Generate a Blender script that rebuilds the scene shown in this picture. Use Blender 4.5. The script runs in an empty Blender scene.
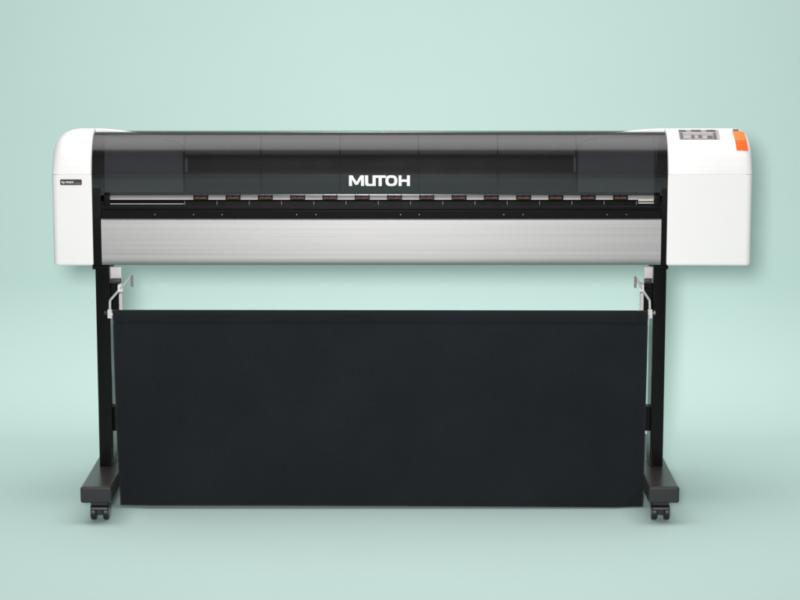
import bpy, bmesh, math, random
from mathutils import Vector, Matrix
random.seed(7)
S = bpy.context.scene
COL = S.collection
PI = math.pi

# ------------------------------------------------------------------ camera model (used to measure real sizes)
F = 2158.0                       # focal length in pixels of the 800x600 photograph
TH = math.radians(9.08)          # the camera looks down by this much
CY, CZ = -5.60, 1.450
def ray(px, py):
    u = (px - 400) / F; v = (300 - py) / F
    return u, math.cos(TH) + v * math.sin(TH), -math.sin(TH) + v * math.cos(TH)
def at(px, py, Y=0.0):
    d = ray(px, py); t = (Y - CY) / d[1]
    return d[0] * t, CZ + d[2] * t
def ax(px, py, Y=0.0): return at(px, py, Y)[0]
def az(py, Y=0.0): return at(400, py, Y)[1]
def proj(X, Y, Z):
    dy, dz = Y - CY, Z - CZ
    fz = dy * math.cos(TH) - dz * math.sin(TH)
    uz = dy * math.sin(TH) + dz * math.cos(TH)
    return 400 + F * X / fz, 300 - F * uz / fz

# ------------------------------------------------------------------ materials
def mat(name, col, rough=0.5, metal=0.0, spec=0.5, bump=0.0, bscale=300, var=0.0, vscale=8, coat=0.0, rvar=0.0):
    m = bpy.data.materials.new(name); m.use_nodes = True
    nt = m.node_tree; b = nt.nodes['Principled BSDF']
    b.inputs['Base Color'].default_value = (*col, 1)
    b.inputs['Roughness'].default_value = rough
    b.inputs['Metallic'].default_value = metal
    b.inputs['Specular IOR Level'].default_value = spec
    b.inputs['Coat Weight'].default_value = coat
    tc = nt.nodes.new('ShaderNodeTexCoord')
    if var:
        n = nt.nodes.new('ShaderNodeTexNoise'); n.inputs['Scale'].default_value = vscale; n.inputs['Detail'].default_value = 6
        r = nt.nodes.new('ShaderNodeMapRange'); r.inputs[1].default_value = .3; r.inputs[2].default_value = .7
        r.inputs[3].default_value = 1 - var; r.inputs[4].default_value = 1 + var
        mx = nt.nodes.new('ShaderNodeVectorMath'); mx.operation = 'SCALE'; mx.inputs[0].default_value = col
        nt.links.new(tc.outputs['Object'], n.inputs['Vector']); nt.links.new(n.outputs['Fac'], r.inputs[0])
        nt.links.new(r.outputs[0], mx.inputs['Scale']); nt.links.new(mx.outputs[0], b.inputs['Base Color'])
    if rvar:
        n = nt.nodes.new('ShaderNodeTexNoise'); n.inputs['Scale'].default_value = 25; n.inputs['Detail'].default_value = 5
        r = nt.nodes.new('ShaderNodeMapRange'); r.inputs[3].default_value = rough - rvar; r.inputs[4].default_value = rough + rvar
        nt.links.new(tc.outputs['Object'], n.inputs['Vector']); nt.links.new(n.outputs['Fac'], r.inputs[0])
        nt.links.new(r.outputs[0], b.inputs['Roughness'])
    if bump:
        n = nt.nodes.new('ShaderNodeTexNoise'); n.inputs['Scale'].default_value = bscale; n.inputs['Detail'].default_value = 3
        bp = nt.nodes.new('ShaderNodeBump'); bp.inputs['Strength'].default_value = bump; bp.inputs['Distance'].default_value = .001
        nt.links.new(tc.outputs['Object'], n.inputs['Vector']); nt.links.new(n.outputs['Fac'], bp.inputs['Height'])
        nt.links.new(bp.outputs[0], b.inputs['Normal'])
    return m

WHITE  = mat('white_plastic', (.775, .766, .762), .42, bump=.05, bscale=600, var=.012, vscale=5, spec=.35)
BLACK  = mat('black_plastic', (.0040, .0040, .0043), .26, bump=.02, bscale=500, rvar=.04, spec=.10)
POWDER = mat('black_powder_coat', (.0045, .0043, .0043), .20, bump=.02, bscale=700, rvar=.03, spec=.16)
FOOTM  = mat('satin_foot_coat', (.036, .032, .031), .28, bump=.006, bscale=900, spec=.9)
CAPM   = mat('charcoal_end_cap', (.026, .0255, .028), .35, spec=.3, bump=.05, bscale=700)
INNER  = mat('grey_inner_cover', (.62, .62, .63), .5, var=.05)
SLOT   = mat('charcoal_slot', (.014, .014, .016), .6, spec=.1)
DECK   = mat('pale_upper_deck', (.52, .51, .50), .5, var=.05)
BEAM   = mat('dark_carriage_beam', (.20, .20, .21), .5, var=.08)
RECESS = mat('black_recess', (.004, .004, .0045), .6, spec=.08)
EDGE_LIT    = mat('lit_end_face', (.88, .90, .90), .4)  # pale colour holds the light caught by the inner cover ends
PLATEN = mat('platen_white', (.47, .47, .455), .45, var=.04, vscale=40)
ROLLER = mat('rust_red_rubber', (.045, .011, .008), .6, var=.3, vscale=120)
INKW   = mat('white_ink', (.74, .74, .74), .5)
LABEL  = mat('black_label', (.006, .006, .007), .35)
DIM    = mat('grey_ink', (.14, .14, .14), .5)
GALV   = mat('zinc_plate', (.50, .495, .49), .42, metal=.25, var=.05, vscale=30)
WIRE   = mat('nickel_wire', (.64, .63, .62), .3, metal=.25)
TIP    = mat('brown_rubber_tip', (.19, .16, .155), .6)
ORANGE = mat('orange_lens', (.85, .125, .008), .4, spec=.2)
ORANGE_LIT = mat('orange_lens_lit_top', (.86, .205, .030), .4, spec=.2)  # same orange, painted lighter for the top that faces the light
PGREY  = mat('panel_grey', (.27, .265, .26), .35, var=.06, vscale=60)
PDARK  = mat('panel_dark', (.06, .058, .055), .3)
PLIGHT = mat('panel_light', (.34, .34, .34), .4)
RIM    = mat('cover_rim', (.10, .09, .085), .4)
TYRE   = mat('black_tyre', (.012, .012, .013), .38, bump=.05, spec=.5)
HUBM   = mat('caster_hub', (.16, .15, .15), .3)
FORKM  = mat('caster_fork', (.012, .012, .014), .3)
STEELS = mat('screw_steel', (.2, .2, .2), .4, metal=.4)

def smoked():
    m = bpy.data.materials.new('smoked_acrylic'); m.use_nodes = True
    nt = m.node_tree; b = nt.nodes['Principled BSDF']; out = nt.nodes['Material Output']
    b.inputs['Base Color'].default_value = (.018, .018, .019, 1)
    b.inputs['Roughness'].default_value = .18
    b.inputs['Specular IOR Level'].default_value = 1.0; b.inputs['IOR'].default_value = 1.7
    tc = nt.nodes.new('ShaderNodeTexCoord')
    n = nt.nodes.new('ShaderNodeTexNoise'); n.inputs['Scale'].default_value = 9; n.inputs['Detail'].default_value = 8
    r = nt.nodes.new('ShaderNodeMapRange'); r.inputs[3].default_value = .15; r.inputs[4].default_value = .21
    nt.links.new(tc.outputs['Object'], n.inputs['Vector']); nt.links.new(n.outputs['Fac'], r.inputs[0])
    nt.links.new(r.outputs[0], b.inputs['Roughness'])
    t = nt.nodes.new('ShaderNodeBsdfTransparent'); t.inputs['Color'].default_value = (.62, .63, .65, 1)
    mx = nt.nodes.new('ShaderNodeMixShader'); mx.inputs[0].default_value = .36
    nt.links.new(t.outputs[0], mx.inputs[1]); nt.links.new(b.outputs[0], mx.inputs[2]); nt.links.new(mx.outputs[0], out.inputs['Surface'])
    return m
COVER = smoked()

def steel():
    m = bpy.data.materials.new('brushed_steel'); m.use_nodes = True
    nt = m.node_tree; b = nt.nodes['Principled BSDF']
    b.inputs['Metallic'].default_value = .85
    tc = nt.nodes.new('ShaderNodeTexCoord'); mp = nt.nodes.new('ShaderNodeMapping'); mp.inputs['Scale'].default_value = (2.2, 60, 900)
    n = nt.nodes.new('ShaderNodeTexNoise'); n.inputs['Scale'].default_value = 1; n.inputs['Detail'].default_value = 5
    mp2 = nt.nodes.new('ShaderNodeMapping'); mp2.inputs['Scale'].default_value = (.5, 10, 130)
    n2 = nt.nodes.new('ShaderNodeTexNoise'); n2.inputs['Scale'].default_value = 1; n2.inputs['Detail'].default_value = 4
    ad = nt.nodes.new('ShaderNodeMath'); ad.operation = 'ADD'
    cr = nt.nodes.new('ShaderNodeMapRange'); cr.inputs[1].default_value = .6; cr.inputs[2].default_value = 1.4; cr.inputs[3].default_value = .218; cr.inputs[4].default_value = .30
    rr = nt.nodes.new('ShaderNodeMapRange'); rr.inputs[3].default_value = .42; rr.inputs[4].default_value = .54
    cc = nt.nodes.new('ShaderNodeCombineColor')
    L = nt.links.new
    L(tc.outputs['Object'], mp.inputs[0]); L(mp.outputs[0], n.inputs['Vector'])
    L(tc.outputs['Object'], mp2.inputs[0]); L(mp2.outputs[0], n2.inputs['Vector'])
    L(n.outputs['Fac'], ad.inputs[0]); L(n2.outputs['Fac'], ad.inputs[1]); L(ad.outputs[0], cr.inputs[0])
    for k in range(3): L(cr.outputs[0], cc.inputs[k])
    L(cc.outputs[0], b.inputs['Base Color']); L(n.outputs['Fac'], rr.inputs[0]); L(rr.outputs[0], b.inputs['Roughness'])
    b.inputs['Anisotropic'].default_value = .5
    tg = nt.nodes.new('ShaderNodeTangent'); tg.direction_type = 'RADIAL'; tg.axis = 'Y'
    bp = nt.nodes.new('ShaderNodeBump'); bp.inputs['Strength'].default_value = .12; bp.inputs['Distance'].default_value = .0006
    L(n.outputs['Fac'], bp.inputs['Height']); L(bp.outputs[0], b.inputs['Normal'])
    b.inputs['Anisotropic'].default_value = 0
    return m
STEEL = steel()

def fabric():
    m = bpy.data.materials.new('black_woven_fabric'); m.use_nodes = True
    nt = m.node_tree; b = nt.nodes['Principled BSDF']; L = nt.links.new
    b.inputs['Roughness'].default_value = .85; b.inputs['Specular IOR Level'].default_value = .25
    b.inputs['Sheen Weight'].default_value = .08; b.inputs['Sheen Roughness'].default_value = .4
    tc = nt.nodes.new('ShaderNodeTexCoord')
    w1 = nt.nodes.new('ShaderNodeTexWave'); w1.bands_direction = 'X'; w1.inputs['Scale'].default_value = 170
    w2 = nt.nodes.new('ShaderNodeTexWave'); w2.bands_direction = 'Z'; w2.inputs['Scale'].default_value = 170
    for w in (w1, w2): w.inputs['Distortion'].default_value = .6; w.inputs['Detail'].default_value = 2; L(tc.outputs['Object'], w.inputs['Vector'])
    n = nt.nodes.new('ShaderNodeTexNoise'); n.inputs['Scale'].default_value = 5; n.inputs['Detail'].default_value = 8; L(tc.outputs['Object'], n.inputs['Vector'])
    ad = nt.nodes.new('ShaderNodeMath'); ad.operation = 'ADD'; L(w1.outputs['Fac'], ad.inputs[0]); L(w2.outputs['Fac'], ad.inputs[1])
    bp = nt.nodes.new('ShaderNodeBump'); bp.inputs['Strength'].default_value = .5; bp.inputs['Distance'].default_value = .0015
    L(ad.outputs[0], bp.inputs['Height']); L(bp.outputs[0], b.inputs['Normal'])
    r = nt.nodes.new('ShaderNodeMapRange'); r.inputs[1].default_value = .3; r.inputs[2].default_value = .7; r.inputs[3].default_value = .80; r.inputs[4].default_value = 1.2
    mx = nt.nodes.new('ShaderNodeVectorMath'); mx.operation = 'SCALE'; mx.inputs[0].default_value = (.0066, .0088, .0120)
    n2 = nt.nodes.new('ShaderNodeTexNoise'); n2.inputs['Scale'].default_value = 330; n2.inputs['Detail'].default_value = 2; L(tc.outputs['Object'], n2.inputs['Vector'])
    mm = nt.nodes.new('ShaderNodeMix'); mm.inputs[0].default_value = .55; L(n.outputs['Fac'], mm.inputs[2]); L(n2.outputs['Fac'], mm.inputs[3])
    r.inputs[1].default_value = .35; r.inputs[2].default_value = .65; r.inputs[3].default_value = .68; r.inputs[4].default_value = 1.32
    L(mm.outputs[0], r.inputs[0]); L(r.outputs[0], mx.inputs['Scale']); L(mx.outputs[0], b.inputs['Base Color'])
    return m
FABRIC = fabric()
BACKM = mat('teal_backdrop', (.515, .69, .652), .9, spec=.1, var=.008, vscale=3)

# ------------------------------------------------------------------ mesh helpers
def link(name, bm, mats, parent=None, smooth=35, bevel=0, seg=2):
    bm.normal_update()
    if bevel:
        es = [e for e in bm.edges if len(e.link_faces) == 2 and e.calc_face_angle(0) > math.radians(40)]
        bmesh.ops.bevel(bm, geom=es, offset=bevel, segments=seg, profile=.5, affect='EDGES')
    bmesh.ops.recalc_face_normals(bm, faces=bm.faces[:])
    if smooth:
        for f in bm.faces: f.smooth = True
        for e in bm.edges:
            e.smooth = not (len(e.link_faces) == 2 and e.calc_face_angle(0) > math.radians(smooth))
    me = bpy.data.meshes.new(name); bm.to_mesh(me); bm.free()
    for m in (mats if isinstance(mats, (list, tuple)) else [mats]): me.materials.append(m)
    o = bpy.data.objects.new(name, me); COL.objects.link(o)
    if parent: o.parent = parent
    if bevel: wn = o.modifiers.new('weighted_normals', 'WEIGHTED_NORMAL'); wn.keep_sharp = True
    return o
def box(bm, x0, x1, y0, y1, z0, z1, mi=0):
    vs = [bm.verts.new((x, y, z)) for x in (x0, x1) for y in (y0, y1) for z in (z0, z1)]
    for q in ((0,1,3,2), (4,6,7,5), (0,4,5,1), (2,3,7,6), (0,2,6,4), (1,5,7,3)):
        f = bm.faces.new([vs[i] for i in q]); f.material_index = mi
    return vs
def prism(bm, poly, x0, x1, mi=0):          # closed (y,z) polygon extruded along x
    a = [bm.verts.new((x0, y, z)) for y, z in poly]; b = [bm.verts.new((x1, y, z)) for y, z in poly]
    n = len(poly)
    for i in range(n):
        f = bm.faces.new((a[i], a[(i+1) % n], b[(i+1) % n], b[i])); f.material_index = mi
    bm.faces.new(a).material_index = mi; bm.faces.new(b[::-1]).material_index = mi
def loft(bm, rings, closed=True, caps=True, mi=0):
    R = [[bm.verts.new(p) for p in r] for r in rings]
    n = len(R[0])
    for a, b in zip(R, R[1:]):
        for i in range(n if closed else n - 1):
            f = bm.faces.new((a[i], a[(i+1) % n], b[(i+1) % n], b[i])); f.material_index = mi
    if caps and closed:
        bm.faces.new(R[0]).material_index = mi; bm.faces.new(R[-1][::-1]).material_index = mi
    return R
def cyl(bm, p0, p1, r, n=20, mi=0, r1=None):
    p0, p1 = Vector(p0), Vector(p1); d = (p1 - p0).normalized()
    u = d.orthogonal().normalized(); w = d.cross(u)
    rr = [r, r if r1 is None else r1]
    loft(bm, [[p + (u * math.cos(2*PI*k/n) + w * math.sin(2*PI*k/n)) * q for k in range(n)] for p, q in zip((p0, p1), rr)], mi=mi)
def tube(bm, pts, r, n=12, mi=0):
    pts = [Vector(p) for p in pts]
    # round the corners a little
    out = [pts[0]]
    for a, b, c in zip(pts, pts[1:], pts[2:]):
        k = min(.005, (b-a).length*.4, (c-b).length*.4)
        s = b + (a-b).normalized()*k; e = b + (c-b).normalized()*k
        for t in (0, .25, .5, .75, 1): out.append(s*(1-t)**2 + b*2*t*(1-t) + e*t*t)
    out.append(pts[-1])
    rings = []; u = None
    for i, p in enumerate(out):
        d = (out[min(i+1, len(out)-1)] - out[max(i-1, 0)]).normalized()
        u = d.orthogonal().normalized() if u is None else (u - d*u.dot(d)).normalized()
        w = d.cross(u)
        rings.append([p + (u*math.cos(2*PI*k/n) + w*math.sin(2*PI*k/n))*r for k in range(n)])
    loft(bm, rings, mi=mi)

# ------------------------------------------------------------------ the printer
P = bpy.data.objects.new('wide_format_printer', None); COL.objects.link(P); P.empty_display_size = .3
P['label'] = 'white and black wide format printer on wheeled black stand with dark fabric basket'
P['category'] = 'printer'
def empty(name, parent, loc=(0, 0, 0)):
    o = bpy.data.objects.new(name, None); COL.objects.link(o); o.parent = parent; o.location = loc; return o
def copy_tree(o, loc, parent):
    c = o.copy(); COL.objects.link(c); c.parent = parent; c.location = loc
    for ch in o.children:
        k = ch.copy(); COL.objects.link(k); k.parent = c
    return c

ZB = az(266)                    # underside of the head
ZS = az(174.5)                  # seam of the casings
DEP = .09
ZT = az(128.3, .10)             # top of the casings
DEP = .09                       # depth of the front curve
YB = .44                        # back of the head
# upper profile of the head: front curve, top, back
def top_profile(inset=0.0, n=28):
    pts = []
    for i in range(n + 1):
        a = i / n * PI / 2
        pts.append((DEP * (1 - math.cos(a)), ZS + (ZT - ZS) * math.sin(a)))
    pts += [(.13, ZT - .0025), (.18, ZT - .0085), (.26, ZT - .019), (.33, ZT - .031), (.37, ZT - .042), (.40, ZT - .058), (.42, ZT - .080), (.425, ZS)]
    out = []
    for i, (y, z) in enumerate(pts):
        a = pts[max(i-1, 0)]; b = pts[min(i+1, len(pts)-1)]
        ty, tz = b[0]-a[0], b[1]-a[1]; l = math.hypot(ty, tz); ny, nz = -tz/l, ty/l
        if i == 0: ny, nz = -1, 0
        if i == len(pts)-1: ny, nz = 1, 0
        k = inset(i / n) if callable(inset) else inset
        out.append((y - ny*k, z - nz*k))
    return out

def edge_inset(t, d, rt):
    R = .016 + (rt - .016) * min(1, max(0, t))**.8
    return 0 if d >= R else R * (1 - math.sqrt(max(0, 1 - (1 - d/R)**2)))
RT = {'l': .064, 'r': .040}
def casing(side, x_out, x_in):
    sg = -1 if x_out < x_in else 1
    W = abs(x_in - x_out)
    ds = [0, .0006, .002, .004, .007, .011, .016, .022, .03, .039, .049, .06, .072, .085]
    st = [(x_out - sg*d, d) for d in ds if d < W - .006] + [(x_in + sg*q, W - q) for q in (.004, .0025, .0012, .0004, 0)]
    rings = []
    for x, d in st:
        di = abs(x - x_in)
        def ins(t):
            a = edge_inset(t, d, RT[side])
            if di < .004: a = max(a, .004 * (1 - math.sqrt(max(0, 1 - (1 - di/.004)**2))))
            return a
        pr = top_profile(ins)
        rings.append([(x, y, max(z, ZS + .0004)) for y, z in pr])
    bm = bmesh.new(); loft(bm, rings)
    hood = link('casing_hood', bm, WHITE, P, smooth=40)
    bm = bmesh.new()
    x0, x1 = sorted((x_out, x_in))
    box(bm, x0, x1, 0, .425, ZB, ZS - .0004); bmesh.ops.recalc_face_normals(bm, faces=bm.faces[:]); bm.normal_update()
    ed = [e for e in bm.edges if abs(e.verts[0].co.x - x_out) < 1e-6 and abs(e.verts[1].co.x - x_out) < 1e-6 and abs(e.verts[0].co.z - e.verts[1].co.z) > .1]
    bmesh.ops.bevel(bm, geom=ed, offset=.016, segments=6, profile=.5, affect='EDGES'); bm.normal_update()
    ed = [e for e in bm.edges if len(e.link_faces) == 2 and e.calc_face_angle(0) > math.radians(60) and abs(e.verts[0].co.z - e.verts[1].co.z) < 1e-6 and e.verts[0].co.z < ZB + .001]
    bmesh.ops.bevel(bm, geom=ed, offset=.007, segments=4, profile=.5, affect='EDGES'); bm.normal_update()
    ed = [e for e in bm.edges if len(e.link_faces) == 2 and e.calc_face_angle(0) > math.radians(60) and abs(e.verts[0].co.z - e.verts[1].co.z) < 1e-6 and e.verts[0].co.z > ZS - .002]
    bmesh.ops.bevel(bm, geom=ed, offset=.0007, segments=2, profile=.5, affect='EDGES')
    low = link('side_cover', bm, WHITE, P, smooth=40); low.modifiers.new('weighted_normals', 'WEIGHTED_NORMAL').keep_sharp = True
    return hood, low
XLO, XLI = ax(51, 174), ax(91.3, 174)
XRI, XRO = ax(668.2, 174), ax(753.3, 174)
hoodL, sideL = casing('l', XLO, XLI)
hoodR, sideR = casing('r', XRO, XRI)
hoodR['label'] = 'white casing hood with control panel and orange lamp'

# thin filler core between hood and lower cover so that the seam stays closed
bm = bmesh.new()
box(bm, XLO + .02, XLI - .004, .0012, .41, ZB + .02, ZS + .02); link('casing_core', bm, WHITE, P, smooth=0)
bm = bmesh.new(); box(bm, XRI + .004, XRO - .02, .0012, .41, ZB + .02, ZS + .02); link('casing_core', bm, WHITE, P, smooth=0)

# rear cover between the casings: white, flaring up into both casings
prof = top_profile(0)
def rear_z(x):
    lo = ZT - .020; hi = ZT - .0015
    def s(t): t = min(1, max(0, t)); return t*t*(3-2*t)
    a = s((ax(172, 130, .2) - x) / (ax(172, 130, .2) - XLI))
    b = s((x - ax(575, 130, .2)) / (XRI - ax(575, 130, .2)))
    return lo + (hi - lo) * max(a, b)
bm = bmesh.new(); rings = []
for i in range(81):
    x = XLI - .002 + (XRI - XLI + .004) * i / 80; zt = rear_z(x)
    rings.append([(x, .17, ZS), (x, .17, zt - .022), (x, .106, zt - .012), (x, .106, zt - .003), (x, .116, zt), (x, .14, zt - .002), (x, .18, zt - .0075), (x, .26, zt - .018), (x, .33, zt - .031), (x, .37, zt - .046), (x, .40, zt - .062), (x, .42, ZS), (x, .42, ZB + .03), (x, .20, ZB + .03)])
loft(bm, rings); link('rear_cover', bm, WHITE, P)

# end frames (dark bezels) beside the steel panel
CI = .0085                                           # inset of the dark parts behind the white casings
tp_ = top_profile(CI)                               # the cover creases at the seam, then leans back
YS0 = tp_[6][0] - (tp_[6][1] - ZS) * math.tan(math.radians(16.3))
cov = [(YS0 + (tp_[6][0] - YS0) * k / 6, ZS + (tp_[6][1] - ZS) * k / 6) for k in range(6)] + tp_[6:30]
ZL0 = az(200, .005)
XE0, XE1 = ax(101, 230), ax(661.5, 230)
for xa, xb in ((XLI + .0004, XE0), (XE1, XRI - .0004)):
    bm = bmesh.new()
    poly = [(.005, ZB + .002), (.005, ZL0)] + [(y + .0035, z - .003) for y, z in top_profile(CI)[:26]] + [(.15, ZS), (.15, ZB + .002)]
    prism(bm, poly, xa, xb)
    link('end_frame', bm, BLACK, P, smooth=25)

# smoked cover: a thin curved shell from the lip under the logo to the top of the head
ZL = az(195.5, .005)
CURL = .0112
def curl(z): return CURL * min(1, max(0, (ZS - z) / (ZS - ZL)))**2
cv = [(YS0 + CURL + .003, ZL - .0004)] + [(YS0 + curl(ZS - (ZS - ZL) * k / 10), ZS - (ZS - ZL) * k / 10) for k in range(10, 0, -1)] + cov
def shell(bm, pts, x0, x1, th, nx=1, mi=0):
    n = len(pts); inn = []
    for i, (y, z) in enumerate(pts):
        a = pts[max(i-1, 0)]; b = pts[min(i+1, n-1)]
        ty, tz = b[0]-a[0], b[1]-a[1]; l = math.hypot(ty, tz) or 1
        inn.append((y + tz/l*th, z - ty/l*th))
    poly = pts + inn[::-1]
    loft(bm, [[(x0 + (x1-x0)*k/nx, y, z) for y, z in poly] for k in range(nx + 1)], mi=mi)
bm = bmesh.new(); shell(bm, cv, XLI + .001, XRI - .001, .0025)
cover = link('front_cover', bm, COVER, P, smooth=9)
# the rim strip along the cover's top rear edge and the dark fold along its lower edge
bm = bmesh.new(); yt, zt = cov[-1]
box(bm, XLI + .002, XRI - .002, yt + .0005, yt + .012, zt - .012, zt + .0012); link('cover_rim', bm, RIM, cover, bevel=.001)
bm = bmesh.new(); box(bm, XE0 + .001, XE1 - .001, .0180, .0215, ZL - .001, ZL + .004); link('cover_lip', bm, RECESS, cover, bevel=.0008)

def inset_arc(k, z_from=None, i1=30):
    return [q for q in top_profile(k)][:i1]
# vertical ribs just behind the cover (dark lines)
rib_px = (183.2, 260.3, 339.6, 418.6, 498.2, 577.2)
rib_prof = [(.0195, ZL + .004), (.0150, ZL + .018), (CI + .003, ZS - .002)] + inset_arc(CI + .0038, i1=28)[4:]
for px in rib_px:
    x = ax(px, 180); bm = bmesh.new(); shell(bm, rib_prof, x - .0014, x + .0014, .012)
    link('cover_rib', bm, RECESS, cover)

# inner end covers, grey, seen through the smoked cover
xa, xb = ax(103.5, 180), ax(182.2, 180)
xc, xd = ax(578.5, 180), ax(655, 180)
for x0, x1 in ((xa, xb), (xc, xd)):
    bm = bmesh.new(); shell(bm, [(.026, ZL + .006)] + inset_arc(CI + .014, i1=28), x0, x1, .010)
    link('inner_cover', bm, INNER, P, smooth=40)
    bm = bmesh.new()
    xx = ax(183.9, 165) if x0 < 0 else ax(574.4, 165)
    z0, z1 = (az(172.3, .03), az(158, .03)) if x0 < 0 else (az(172.0, .03), az(154, .03))
    box(bm, xx, xx + .0075, .0245, .034, z0, z1); link('lit_edge_strip', bm, EDGE_LIT, P, bevel=.002)  # pale strip paints the light caught on the inner cover's end face
# carriage beam behind the cover: pale upper deck, black slot for the carriage, ledge below
x0, x1 = ax(186, 165), ax(573.5, 165)
z_a, z_b = az(154.5, .05), az(172.5, .03)
bm = bmesh.new(); prism(bm, [(.026, ZL + .006), (.027, ZL + .010), (.036, ZL + .024), (.040, ZL + .032), (.042, z_b), (.115, z_b), (.115, ZL + .006)], xb + .001, xc - .001); link('carriage_ledge', bm, BEAM, P, bevel=.003)
bm = bmesh.new(); prism(bm, [(.118, ZL), (.118, ZT - .040), (.16, ZT - .040), (.16, ZL)], xb, xc); link('carriage_wall', bm, SLOT, P)
dk = [q for q in top_profile(.022)]; dk = [q for q in dk[:29] if q[1] > z_a]
bm = bmesh.new(); shell(bm, dk, xb + .001, xc - .001, .006); link('upper_deck', bm, DECK, P, smooth=40)

# dark rounded edges of the inner end covers
def inner_at(px, py):
    arc_ = top_profile(CI + .0060)[:29]; X = ax(px, py, .03)
    best = min(((abs(proj(X, y, z)[1] - py), y, z) for (y0, z0), (y1, z1) in zip(arc_, arc_[1:]) for k in range(8) for y, z in [(y0 + (y1-y0)*k/8, z0 + (z1-z0)*k/8)]))
    return (ax(px, py, best[1]), best[1], best[2])
for pts in ([(164, 140.3), (172, 140.8), (178, 142.2), (181.6, 145), (183.6, 149), (184.4, 154), (184.6, 160)], [(598, 138.6), (588, 140.2), (581, 143.2), (577, 147), (575.6, 152), (575, 158)]):
    bm = bmesh.new(); tube(bm, [inner_at(*q) for q in pts], .0016, 8); link('cover_edge', bm, PDARK, P, smooth=40)

# paper path: platen, pinch rollers
zp = az(200.3, .01)
bm = bmesh.new()
prism(bm, [(.014, zp), (.021, zp + .008), (.060, zp + .0195), (.10, zp + .0195), (.10, zp - .02), (.014, zp - .02)], ax(104, 200), ax(656, 200))
link('platen', bm, PLATEN, P, bevel=.001)
# pale end guides on the platen
bm = bmesh.new()
prism(bm, [(.004, az(204.2, .005)), (.009, az(202.0, .009)), (.030, az(198.2, .03)), (.055, az(195, .055)), (.058, az(204.2, .05))], ax(110, 200), ax(183.5, 200)); link('paper_guide', bm, PLATEN, P, bevel=.001)
bm = bmesh.new()
prism(bm, [(.004, az(203.5, .005)), (.010, az(199.0, .01)), (.055, az(193.8, .055)), (.058, az(204.2, .05))], ax(638.5, 200), ax(654, 200)); link('paper_guide', bm, PLATEN, P, bevel=.001)
x = ax(107, 200); bm = bmesh.new(); box(bm, x - .010, x + .006, .004, .03, az(206, .01), az(195, .01)); link('end_bracket', bm, BLACK, P, bevel=.002)
x = ax(657, 200); bm = bmesh.new(); box(bm, x - .006, x + .010, .004, .03, az(206, .01), az(195, .01)); link('end_bracket', bm, BLACK, P, bevel=.002)
# one pinch roller, then copies
PITCH = ax(620.3, 198, .02) - ax(588, 198, .02)
bm = bmesh.new(); hw = .0195; zc = az(198.0, .02)
cyl(bm, (-hw + .004, 0, 0), (hw - .004, 0, 0), .0052, 20, 0)
roller0 = link('pinch_roller', bm, ROLLER, P, smooth=40)
bm = bmesh.new()
box(bm, -hw, hw, .006, .03, -.007, .011); box(bm, -hw, -hw + .0035, -.005, .006, -.005, .009); box(bm, hw - .0035, hw, -.005, .006, -.005, .009)
box(bm, -.002, .002, -.0062, .006, -.001, .008)
arm0 = link('roller_arm', bm, BLACK, roller0, bevel=.001)
bm = bmesh.new(); cyl(bm, (.001, -.0058, .001), (.001, -.0080, .001), .0013, 10); link('roller_pin', bm, DIM, roller0)
rx = [ax(201 + 32.25 * k, 198, .02) for k in range(14)]
for k, x in enumerate(rx):
    if k == 0: roller0.location = (x, .017, zc)
    else: copy_tree(roller0, (x, .017, zc), P)

# front ledge (black) with alignment ticks, recess strip with screws
zl0, zl1 = az(211.6, -.001), az(200.0, .006)
bm = bmesh.new()
prism(bm, [(-.001, zl0), (-.001, zl0 + .0035), (.004, zl0 + .006), (.004, zl0 + .012), (.0055, zl0 + .0135), (.0055, zl1 - .004), (.0135, zl1), (.0135, zl0)], XE0 + .0005, XE1 - .0005, 0)
link('front_ledge', bm, [BLACK], P, smooth=20)
bm = bmesh.new(); box(bm, -.0007, .0007, .0048, .0075, az(204.8, .005), az(201.2, .005)); tick0 = link('tick_mark', bm, DIM, P)
for k in range(15):
    x = ax(184.8 + 32.25 * k, 202, .005)
    if k == 0: tick0.location = (x, 0, 0)
    else: copy_tree(tick0, (x, 0, 0), P)
bm = bmesh.new(); zr0 = az(219, .01)
box(bm, XE0 + .0005, XE1 - .0005, .012, .05, zr0 - .02, zl0 - .0005); link('recess_strip', bm, RECESS, P)
bm = bmesh.new(); cyl(bm, (0, .0125, 0), (0, .0105, 0), .0017, 14, r1=.0013); screw0 = link('screw', bm, STEELS, P, smooth=30)
spx = (154.8, 193.5, 222, 296.7, 316, 400.5, 419.2, 503.8, 523, 607.2, 626.5)
for k, px in enumerate(spx):
    o = screw0 if k == 0 else copy_tree(screw0, (0, 0, 0), P)
    o.location = (ax(px, 214.5, .01), 0, az(214.6, .01))

# brushed steel front panel, gently bowed, rolled top edge
zt_, zb_ = az(218.6, .002), ZB + .0015
poly = [(.014, zt_ - .002), (.010, zt_), (.005, zt_ - .0008), (.002, zt_ - .002), (.0005, zt_ - .004), (.0003, zt_ - .02), (.0000, (zt_ + zb_) / 2), (.0001, zb_ + .02), (.0003, zb_ + .010), (.0012, zb_ + .005), (.0034, zb_ + .0012), (.008, zb_), (.03, zb_), (.03, zt_ - .002)]
bm = bmesh.new(); prism(bm, poly, XE0 + .0006, XE1 - .0006); link('steel_panel', bm, STEEL, P, smooth=35)
bm = bmesh.new(); box(bm, XE0 + .002, XE1 - .002, .034, .41, ZB + .004, ZB + .06); box(bm, XLI - .01, XE0 + .03, .02, .41, ZB - .003, ZB + .02); box(bm, XE1 - .03, XRI + .01, .02, .41, ZB - .003, ZB + .02)
link('base_tray', bm, BLACK, P, bevel=.002)

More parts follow.
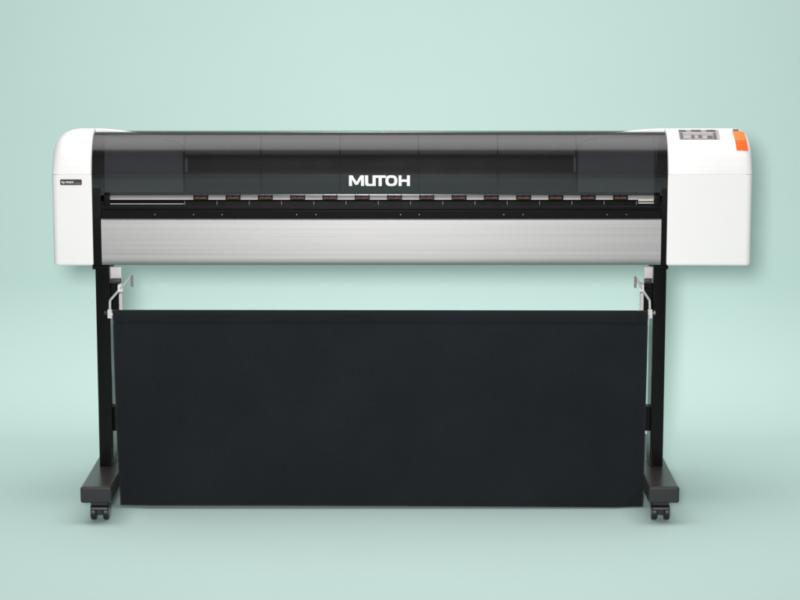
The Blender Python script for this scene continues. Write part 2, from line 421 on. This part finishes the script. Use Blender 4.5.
# ------------------------------------------------------------------ writing
def poly_face(bm, pts, mi=0):
    f = bm.faces.new([bm.verts.new(p) for p in pts]); f.material_index = mi; return f
def L(zx, zy, Y): 
    px, py = 335 + zx / 8.889, 165 + zy / 8.889
    return ax(px, 181, Y), az(py, Y)
bm = bmesh.new(); YL = YS0 - .0017
def glyph(pts): poly_face(bm, [(q[0], YL, q[1]) for q in (L(a, b, YL) for a, b in pts)])
T, B = 93, 188
glyph([(124, T), (156, T), (191, 150), (226, T), (258, T), (258, B), (231, B), (231, 128), (203, B - 12), (179, B - 12), (151, 128), (151, B), (124, B)])
glyph([(267, T), (295, T), (295, 160), (302, 169), (331, 169), (334, 160), (334, T), (452, T), (452, 114), (416, 114), (416, B), (387, B), (387, 114), (362, 114), (362, B), (285, B), (272, 180), (267, 166)])
def ring(cx, cy, ox, oy, ix, iy, n=36, e=2.7):
    def pt(a, rx, ry):
        c, s = math.cos(a), math.sin(a)
        return cx + rx * math.copysign(abs(c)**(2/e), c), cy + ry * math.copysign(abs(s)**(2/e), s)
    for k in range(n):
        a, b = 2*PI*k/n, 2*PI*(k+1)/n
        glyph([pt(a, ox, oy), pt(b, ox, oy), pt(b, ix, iy), pt(a, ix, iy)])
ring(501, 140.5, 53, 48.5, 26, 27)
glyph([(565, T), (592, T), (592, 129), (639, 129), (639, T), (666, T), (666, B), (639, B), (639, 151), (592, 151), (592, B), (565, B)])
bmesh.ops.remove_doubles(bm, verts=bm.verts[:], dist=1e-6)
r = bmesh.ops.extrude_face_region(bm, geom=bm.faces[:])
for v in r['geom']:
    if isinstance(v, bmesh.types.BMVert): v.co.y += .0036
for v in bm.verts: v.co.y += curl(v.co.z)
link('logo_lettering', bm, INKW, cover, smooth=0)

# model plate on the left side cover
zlo, zhi = az(185.0), az(179.4); xlo, xhi = ax(60.2, 182), ax(81.8, 182)
bm = bmesh.new(); box(bm, xlo, xhi, -.0012, .002, zlo, zhi)
ed = [e for e in bm.edges if abs(e.verts[0].co.y - e.verts[1].co.y) > .001]
bmesh.ops.bevel(bm, geom=ed, offset=.0025, segments=4, profile=.5, affect='EDGES')
plate = link('model_plate', bm, LABEL, sideL, smooth=0)
def text(body, x0, x1, z0, h, Y, m, parent, name, bold=.02):
    c = bpy.data.curves.new('lettering', 'FONT'); c.body = body; c.size = 1; c.offset = bold; c.resolution_u = 3
    t = bpy.data.objects.new('lettering', c); COL.objects.link(t)
    bpy.context.view_layer.update()
    me = bpy.data.meshes.new_from_object(t.evaluated_get(bpy.context.evaluated_depsgraph_get()))
    bpy.data.objects.remove(t)
    xs = [v.co.x for v in me.vertices]; ys = [v.co.y for v in me.vertices]
    sx = (x1 - x0) / (max(xs) - min(xs)); sy = h / (max(ys) - min(ys))
    for v in me.vertices: v.co = ((v.co.x - min(xs)) * sx + x0, Y, (v.co.y - min(ys)) * sy + z0)
    bm = bmesh.new(); bm.from_mesh(me)
    r = bmesh.ops.extrude_face_region(bm, geom=bm.faces[:])
    for v in r['geom']:
        if isinstance(v, bmesh.types.BMVert): v.co.y += .0004
    return link(name, bm, m, parent, smooth=0)
text('RJ-900X', ax(61.6, 182), ax(74.0, 182), az(184.0), az(181.2) - az(184.0), -.0015, INKW, plate, 'model_lettering', .03)
bm = bmesh.new()
for k in range(6):
    a = 75.2 + k * .95; box(bm, ax(a, 183), ax(a + .62, 183), -.0015, -.0011, az(183.9), az(182.5))
link('small_lettering', bm, DIM, plate, smooth=0)

# ------------------------------------------------------------------ control panel and lamp on the right hood
arc = top_profile(0)[:32]
def arc_at(py, X):
    prev = None
    for y, z in arc:
        q = proj(X, y, z)[1]
        if prev and prev[2] >= py >= q:
            k = (prev[2] - py) / ((prev[2] - q) or 1)
            return prev[0] + (y - prev[0]) * k, prev[1] + (z - prev[1]) * k
        prev = (y, z, q)
    return arc[-3]
def patch(bm, x0, x1, pya, pyb, lift, th, n=8, mi=0):
    """slab that follows the hood between two heights"""
    rows = []
    for i in range(n + 1):
        py = pyb + (pya - pyb) * i / n
        y, z = arc_at(py, (x0 + x1) / 2); y2, z2 = arc_at(py + .4, (x0 + x1) / 2)
        ty, tz = y - y2, z - z2; l = math.hypot(ty, tz) or 1
        rows.append((y, z, -tz / l, ty / l))
    pts = [(y + a * (lift + th), z + b * (lift + th)) for y, z, a, b in rows] + [(y + a * lift, z + b * lift) for y, z, a, b in rows[::-1]]
    prism(bm, pts, x0, x1, mi)
px0, px1 = ax(677.8, 135, .07), ax(715.6, 135, .07)
pw = px1 - px0
bm = bmesh.new(); patch(bm, px0, px1, 130.3, 139.8, -.001, .002); cp = link('control_panel', bm, PGREY, hoodR)
bm = bmesh.new(); patch(bm, px1 + .0004, px1 + .007, 130.2, 139.8, -.001, .0016); link('panel_bezel', bm, PLIGHT, cp)
def bit(name, a, b, u, v, m, lift=.001, th=.0008):
    bm = bmesh.new(); patch(bm, px0 + pw * a, px0 + pw * b, u, v, lift, th, 3); return link(name, bm, m, cp)
bit('display', .02, .20, 130.5, 131.9, PDARK); bit('display', .34, .60, 130.4, 131.8, PDARK); bit('display', .74, .98, 130.4, 131.9, PDARK)
bit('stripe', .10, .90, 133.0, 134.6, PLIGHT)
bit('key', .03, .10, 133.0, 138.8, PDARK); bit('key', .90, .98, 133.3, 139.2, PDARK)
bit('key', .12, .30, 136.0, 138.6, PLIGHT); bit('key', .32, .40, 135.4, 138.6, PDARK); bit('key', .42, .50, 136.8, 138.9, PLIGHT)
bit('key', .50, .60, 135.4, 138.2, PDARK); bit('key', .62, .72, 136.6, 138.9, PLIGHT); bit('key', .74, .88, 136.2, 138.8, PDARK)
ox0, ox1 = ax(733.2, 138, .06), ax(744.6, 138, .06)
def lamp_slab(bm, x0, x1, pya, pyb, lift, th, nx=8, nt=14, slant=.006):
    """slab wrapped over the hood's rounded outer edge"""
    rings = []
    for i in range(nx + 1):
        x = x0 + (x1 - x0) * i / nx
        def prof_at(k): 
            return top_profile(lambda t: edge_inset(t, XRO - x, RT['r']) - k)[:32]
        base, top = prof_at(lift), prof_at(lift + th)
        sel = []
        def cut(py):
            for q in range(len(top) - 1):
                a, b = proj(x, *top[q])[1], proj(x, *top[q+1])[1]
                if a >= py >= b: return q + (a - py) / ((a - b) or 1)
            return max(range(len(top)), key=lambda q: -proj(x, *top[q])[1])
        e0, e1 = cut(pyb), cut(pya)
        def lerp(l, f):
            q = min(int(f), len(l) - 2); k = f - q
            return l[q][0] + (l[q+1][0] - l[q][0]) * k, l[q][1] + (l[q+1][1] - l[q][1]) * k
        fs = [e0 + (e1 - e0) * k / nt for k in range(nt + 1)]
        def P3(l, k): 
            y, z = lerp(l, fs[k]); return (x - slant * (k / nt - .5) * 1.0, y, z)
        rings.append([P3(top, k) for k in range(nt + 1)] + [P3(base, k) for k in range(nt, -1, -1)])
    loft(bm, rings)
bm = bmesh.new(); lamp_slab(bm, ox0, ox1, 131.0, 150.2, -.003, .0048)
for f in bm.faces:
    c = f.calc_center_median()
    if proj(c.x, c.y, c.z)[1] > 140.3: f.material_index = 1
lamp = link('status_lamp', bm, [ORANGE_LIT, ORANGE], hoodR)  # upper faces take the lit copy of the orange
bm = bmesh.new(); patch(bm, ox0 + .000, ox0 + .015, 129.6, 131.2, -.004, .005, 4); link('lamp_cap', bm, PDARK, lamp)

# ------------------------------------------------------------------ stand
ZF0, ZF1 = az(503.2, -.2), az(487.4, -.2)           # foot underside and top
YF = -.20
def leg(xo, xi):
    x0, x1 = sorted((xo, xi)); bm = bmesh.new(); box(bm, x0, x1, .03, .115, ZF1 - .001, ZB + .005)
    return link('leg', bm, POWDER, P, bevel=.003)
XL0, XL1 = ax(95.6, 290, .03), ax(109.8, 290, .03)
XR0, XR1 = ax(653.2, 290, .03), ax(666.3, 290, .03)
leg(XL0, XL1); leg(XR0, XR1)
for a, b in ((80.3, 111.2), (648.8, 679.4)):
    x0, x1 = ax(a, 495, YF), ax(b, 495, YF)
    bm = bmesh.new(); box(bm, x0, x1, YF + .008, .42, ZF0, ZF1)
    ft = link('foot', bm, FOOTM, P, bevel=.005, seg=3)
    bm = bmesh.new(); box(bm, x0 - .0004, x1 + .0004, YF, YF + .012, ZF0 - .0004, ZF1 + .0004); link('end_cap', bm, CAPM, ft, bevel=.0055, seg=3)
    bm = bmesh.new(); box(bm, x0 - .0004, x1 + .0004, .416, .428, ZF0 - .0004, ZF1 + .0004); link('end_cap', bm, CAPM, ft, bevel=.0055, seg=3)
    # foot plates at the bottom of the legs
# head brackets under the tray
for xa, xb in ((XL0 - .006, XL1 + .001), (XR0 - .001, XR1 + .003)):
    bm = bmesh.new(); box(bm, xa, xb, .02, .36, ZB - .012, ZB - .0035); link('mount_plate', bm, BLACK, P, bevel=.0015)
# twin wheel caster
RW = .0205
def wheel_bm(x):
    bm = bmesh.new(); n = 28
    prof_ = [(-.0070, .55), (-.0070, .90), (-.0048, 1.0), (.0048, 1.0), (.0070, .90), (.0070, .55)]
    loft(bm, [[(x + dx, RW*r*math.cos(2*PI*k/n), RW*r*math.sin(2*PI*k/n)) for k in range(n)] for dx, r in prof_])
    return bm
fx = (ax(80.3, 495, YF) + ax(111.2, 495, YF)) / 2 + .003
h = ZF0 - RW
c0 = empty('caster', P, (fx, -.145, RW))
for s in (-1, 1):
    w = link('wheel', wheel_bm(s * .0162), TYRE, c0, smooth=40)
    bm = bmesh.new(); cyl(bm, (s*.0225, 0, 0), (s*.0240, 0, 0), RW*.55, 20); link('hub_cap', bm, HUBM, c0, smooth=40)
bm = bmesh.new()
box(bm, -.0085, .0085, -.016, .019, -.004, .018)
pts = [(-.019, h - .009), (-.016, h - .001), (.022, h - .001), (.022, h - .009)]
prism(bm, [(-.020, .010), (-.018, .017), (-.010, .021), (-.010, h - .002), (.020, h - .002), (.022, .010)], -.0225, .0225)
cyl(bm, (-.022, 0, 0), (.022, 0, 0), .004, 12)
link('fork', bm, FORKM, c0, bevel=.0015)
bm = bmesh.new(); cyl(bm, (0, .002, h - .003), (0, .002, h + .002), .016, 20); link('swivel', bm, FORKM, c0, smooth=40)
fxr = (ax(648.8, 495, YF) + ax(679.4, 495, YF)) / 2 - .003
def copy_caster(loc):
    return copy_tree(c0, loc, P)
copy_caster((fxr, -.145, RW)); copy_caster((fx, .36, RW)); copy_caster((fxr, .36, RW))
# stretcher beam between the legs
bm = bmesh.new(); box(bm, XL1 - .001, XR0 + .001, .05, .085, az(431, .05), az(406.5, .05)); link('stretcher', bm, POWDER, P, bevel=.002)

# basket brackets: zinc plate, dark clamp, pale strip, bent wire arm with rubber tip, pivot screw
def mirror(px, s): return px if s < 0 else 761.3 - px
for s in (-1, 1):
    X = lambda px, py, Y: ax(mirror(px, s), py, Y)
    if s > 0: X = lambda px, py, Y: ax(762.6 - px if px > 106 else 761.3 - px, py, Y)
    def bx(bm, a, b, y0, y1, pa, pb):
        x0, x1 = sorted((X(a, (pa+pb)/2, y0), X(b, (pa+pb)/2, y0))); box(bm, x0, x1, y0, y1, az(pb, y0), az(pa, y0))
    k = 121.5 if s < 0 else 118.6
    bm = bmesh.new(); bx(bm, 109.6, k, .055, .060, 267.0, 278.5); hp = link('hanger_plate', bm, GALV, P, bevel=.0012)
    bm = bmesh.new(); bx(bm, 110.5, k - .8, .035, .056, 279.0, 284); link('clamp', bm, CAPM, hp, bevel=.003)
    bm = bmesh.new(); bx(bm, 109.5, 119 if s < 0 else 119.5, .062, .085, 284, 314); link('slide_post', bm, RECESS, hp, bevel=.002)
    bm = bmesh.new()
    bx(bm, 118.8, 122.4, .050, .060, 283, 312); link('slide_strip', bm, GALV, hp, bevel=.001)
    bm = bmesh.new()
    if s < 0: pp = [(109.9, 317.5, -.012), (110.0, 300.5, -.012), (120.5, 288.5, -.05), (131.3, 275.8, -.09)]
    else: pp = [(112.6, 317.5, -.012), (112.9, 300.5, -.012), (121.0, 288.5, -.05), (126.6, 276.8, -.09)]
    tube(bm, [(X(a, b, c), c, az(b, c)) for a, b, c in pp], .0032, 14)
    # flattened eye plate where the arm meets the pivot, clamp lug half way
    a, b, c = pp[0]; x = X(a, 313, c); box(bm, x - .0055, x + .0055, c - .0045, c + .0045, az(318, c), az(309.5, c))
    a, b, c = pp[2]; x = X(a, b, c); box(bm, x - .007, x + .006, c - .002, c + .0075, az(b + 3.2, c), az(b - 3.5, c))
    arm = link('basket_arm', bm, WIRE, P, smooth=35)
    a, b, c = pp[3]; x = X(a + .5, b, c); bm = bmesh.new()
    cyl(bm, (x, c - .001, az(b - .6, c)), (x, c + .002, az(b + 11.0, c)), .0033, 12); link('rubber_tip', bm, TIP, arm, smooth=40)
    x = X(pp[0][0], 313.2, -.012); e = -1 if s < 0 else 1
    bm = bmesh.new(); z = az(313.0, -.012)
    cyl(bm, (x + e*.004, -.010, z), (x + e*.015, -.010, z), .0026, 12); cyl(bm, (x + e*.010, -.010, z), (x + e*.0135, -.010, z), .0062, 16)
    link('pivot_screw', bm, CAPM if s < 0 else STEELS, arm, smooth=40)

# catch basket: cloth hung over a front rod, reaching the floor and coming up behind
def cloth():
    bm = bmesh.new(); nx, nz = 150, 70
    ztop = az(312.2, -.030)
    def front_point(u, v):                       # u 0..1 across, v 0..1 down
        pxl = 112.6 + (119.8 - 112.6) * min(1, v * 1.02)**1.15; pxr = 648.2 + (643.2 - 648.2) * min(1, v)**1.1
        Y = -.030 - .008 * v**1.05
        pyb = 504.8 + 2.2 * u - .5*math.sin(u*PI)
        pyt = 311.2 + .7 * u - 1.0 * math.sin(u * PI) * 0
        py = pyt + (pyb - pyt) * v
        px = pxl + (pxr - pxl) * u
        x, z = at(px, py, Y)
        w = math.sin(v * PI)
        d = .0030 * w * math.sin(u * 17 + 1.3 + v) + .0022 * w * math.sin(u * 41 + v * 3) + .005 * w * math.sin(u * PI)
        # slack folds in the lower corners
        for uc, sg in ((0.0, 1), (1.0, -1)):
            du = abs(u - uc)
            d -= .010 * math.exp(-(du / .055)**2) * max(0, (v - .66) / .34)**1.6
            d += .0035 * math.exp(-((du - .055 * (v - .55) / .45) / .018)**2) * max(0, (v - .6) / .4)
        # stitched hems
        if abs(v - .058) < .009: d -= .0030
        if v < .05: d += .0022 * math.sin(v / .05 * PI)
        for e in (u, 1 - u):
            if abs(e - .016) < .0035: d -= .0010
        return x, Y - d, max(.004, z + min(0, d) * .2)
    rows = []
    # over the rod from behind
    vs = [i / nz for i in range(nz + 1)]
    vs = sorted(set(vs + [.046, .050, .054, .058, .062, .066]))
    us = sorted(set([i / nx for i in range(nx + 1)] + [.012, .0145, .016, .0175, .0205, 1-.012, 1-.0145, 1-.016, 1-.0175, 1-.0205]))
    def row(fn): return [bm.verts.new(fn(u)) for u in us]
    x_ = lambda u, v: front_point(u, v)
    rows.append(row(lambda u: (x_(u, 0)[0], -.014, x_(u, 0)[2] - .03)))
    rows.append(row(lambda u: (x_(u, 0)[0], -.015, x_(u, 0)[2] - .002)))
    rows.append(row(lambda u: (x_(u, 0)[0], -.019, x_(u, 0)[2] + .0022)))
    rows.append(row(lambda u: (x_(u, 0)[0], -.025, x_(u, 0)[2] + .0022)))
    for v in vs: rows.append(row(lambda u: front_point(u, v)))
    # turn at the floor and rise behind
    for k, (dy, dz) in enumerate(((.004, -.0025), (.012, -.003), (.05, .000), (.12, .012), (.20, .05), (.24, .12), (.255, .22), (.26, .30))):
        sh = 1 - .012 * (k > 1) - .01*(k > 3)
        rows.append(row(lambda u: ((x_(u, 1)[0] - .004) * sh + .004, x_(u, 1)[1] + dy, max(.003, x_(u, 1)[2] + dz))))
    for a, b in zip(rows, rows[1:]):
        for i in range(len(us) - 1): bm.faces.new((a[i], a[i+1], b[i+1], b[i]))
    return bm
cb = link('catch_basket', cloth(), FABRIC, P, smooth=60)
sol = cb.modifiers.new('thickness', 'SOLIDIFY'); sol.thickness = .0015; sol.offset = -1
bm = bmesh.new(); zr = az(314.5, -.022)
cyl(bm, (ax(111.5, 314, -.02), -.0225, zr), (ax(649.4, 314, -.02), -.0225, zr), .0045, 14); link('basket_rod', bm, WIRE, cb, smooth=40)
bm = bmesh.new(); zz = az(506, -.11) + .30
cyl(bm, (XL1 + .040, .212, .31), (XR0 - .040, .212, .31), .005, 14); link('basket_rod', bm, WIRE, cb, smooth=40)

# ------------------------------------------------------------------ backdrop: seamless studio sweep
bm = bmesh.new(); YW, RS = 1.22, .42
pr = [(-7.5, 0), (-3, 0), (0, 0), (YW - RS - .2, 0)] + [(YW - RS + RS * math.sin(a), RS - RS * math.cos(a)) for a in [PI/2*k/16 for k in range(17)]] + [(YW, 1.0), (YW, 1.5), (YW, 2.1)]
loft(bm, [[(x, y, z) for y, z in pr] for x in (-5, -2, 0, 2, 5)], closed=False, caps=False)
bd = link('studio_backdrop', bm, BACKM); bd['kind'] = 'structure'; bd['label'] = 'pale mint green seamless studio backdrop'

# ------------------------------------------------------------------ light
def area(name, loc, tgt, sx, sy, power, col=(1, 1, 1), shape='RECTANGLE'):
    l = bpy.data.lights.new(name, 'AREA'); l.shape = shape; l.size = sx; l.size_y = sy; l.energy = power; l.color = col
    o = bpy.data.objects.new(name, l); COL.objects.link(o); o.location = loc
    o.rotation_euler = (Vector(tgt) - Vector(loc)).to_track_quat('-Z', 'Y').to_euler(); return o
key = area('key_light', (-.17, CY - .1, CZ + .18), (0, 0, .80), .40, .40, 57, (1, .972, .965), 'DISK')
key.data.spread = math.radians(80)
top = area('overhead_softbox', (0, .15, 2.75), (0, .15, 0), 4.5, 2.7, 58, (1, .965, .955))
top.data.spread = math.radians(125)
W = bpy.data.worlds.new('World'); S.world = W; W.use_nodes = True
bg = W.node_tree.nodes['Background']; bg.inputs[0].default_value = (.96, .98, 1, 1); bg.inputs[1].default_value = .03

# ------------------------------------------------------------------ camera and render
cd = bpy.data.cameras.new('camera'); cam = bpy.data.objects.new('camera', cd); COL.objects.link(cam)
cd.sensor_width = 36; cd.lens = 36 * F / 800; cd.clip_end = 100
cam.location = (0, CY, CZ); cam.rotation_euler = (PI/2 - TH, 0, 0); S.camera = cam
S.view_settings.view_transform = 'Standard'; S.view_settings.look = 'None'; S.view_settings.exposure = 0; S.view_settings.gamma = 1
S.cycles.use_denoising = True
S.cycles.max_bounces = 8; S.cycles.transparent_max_bounces = 12
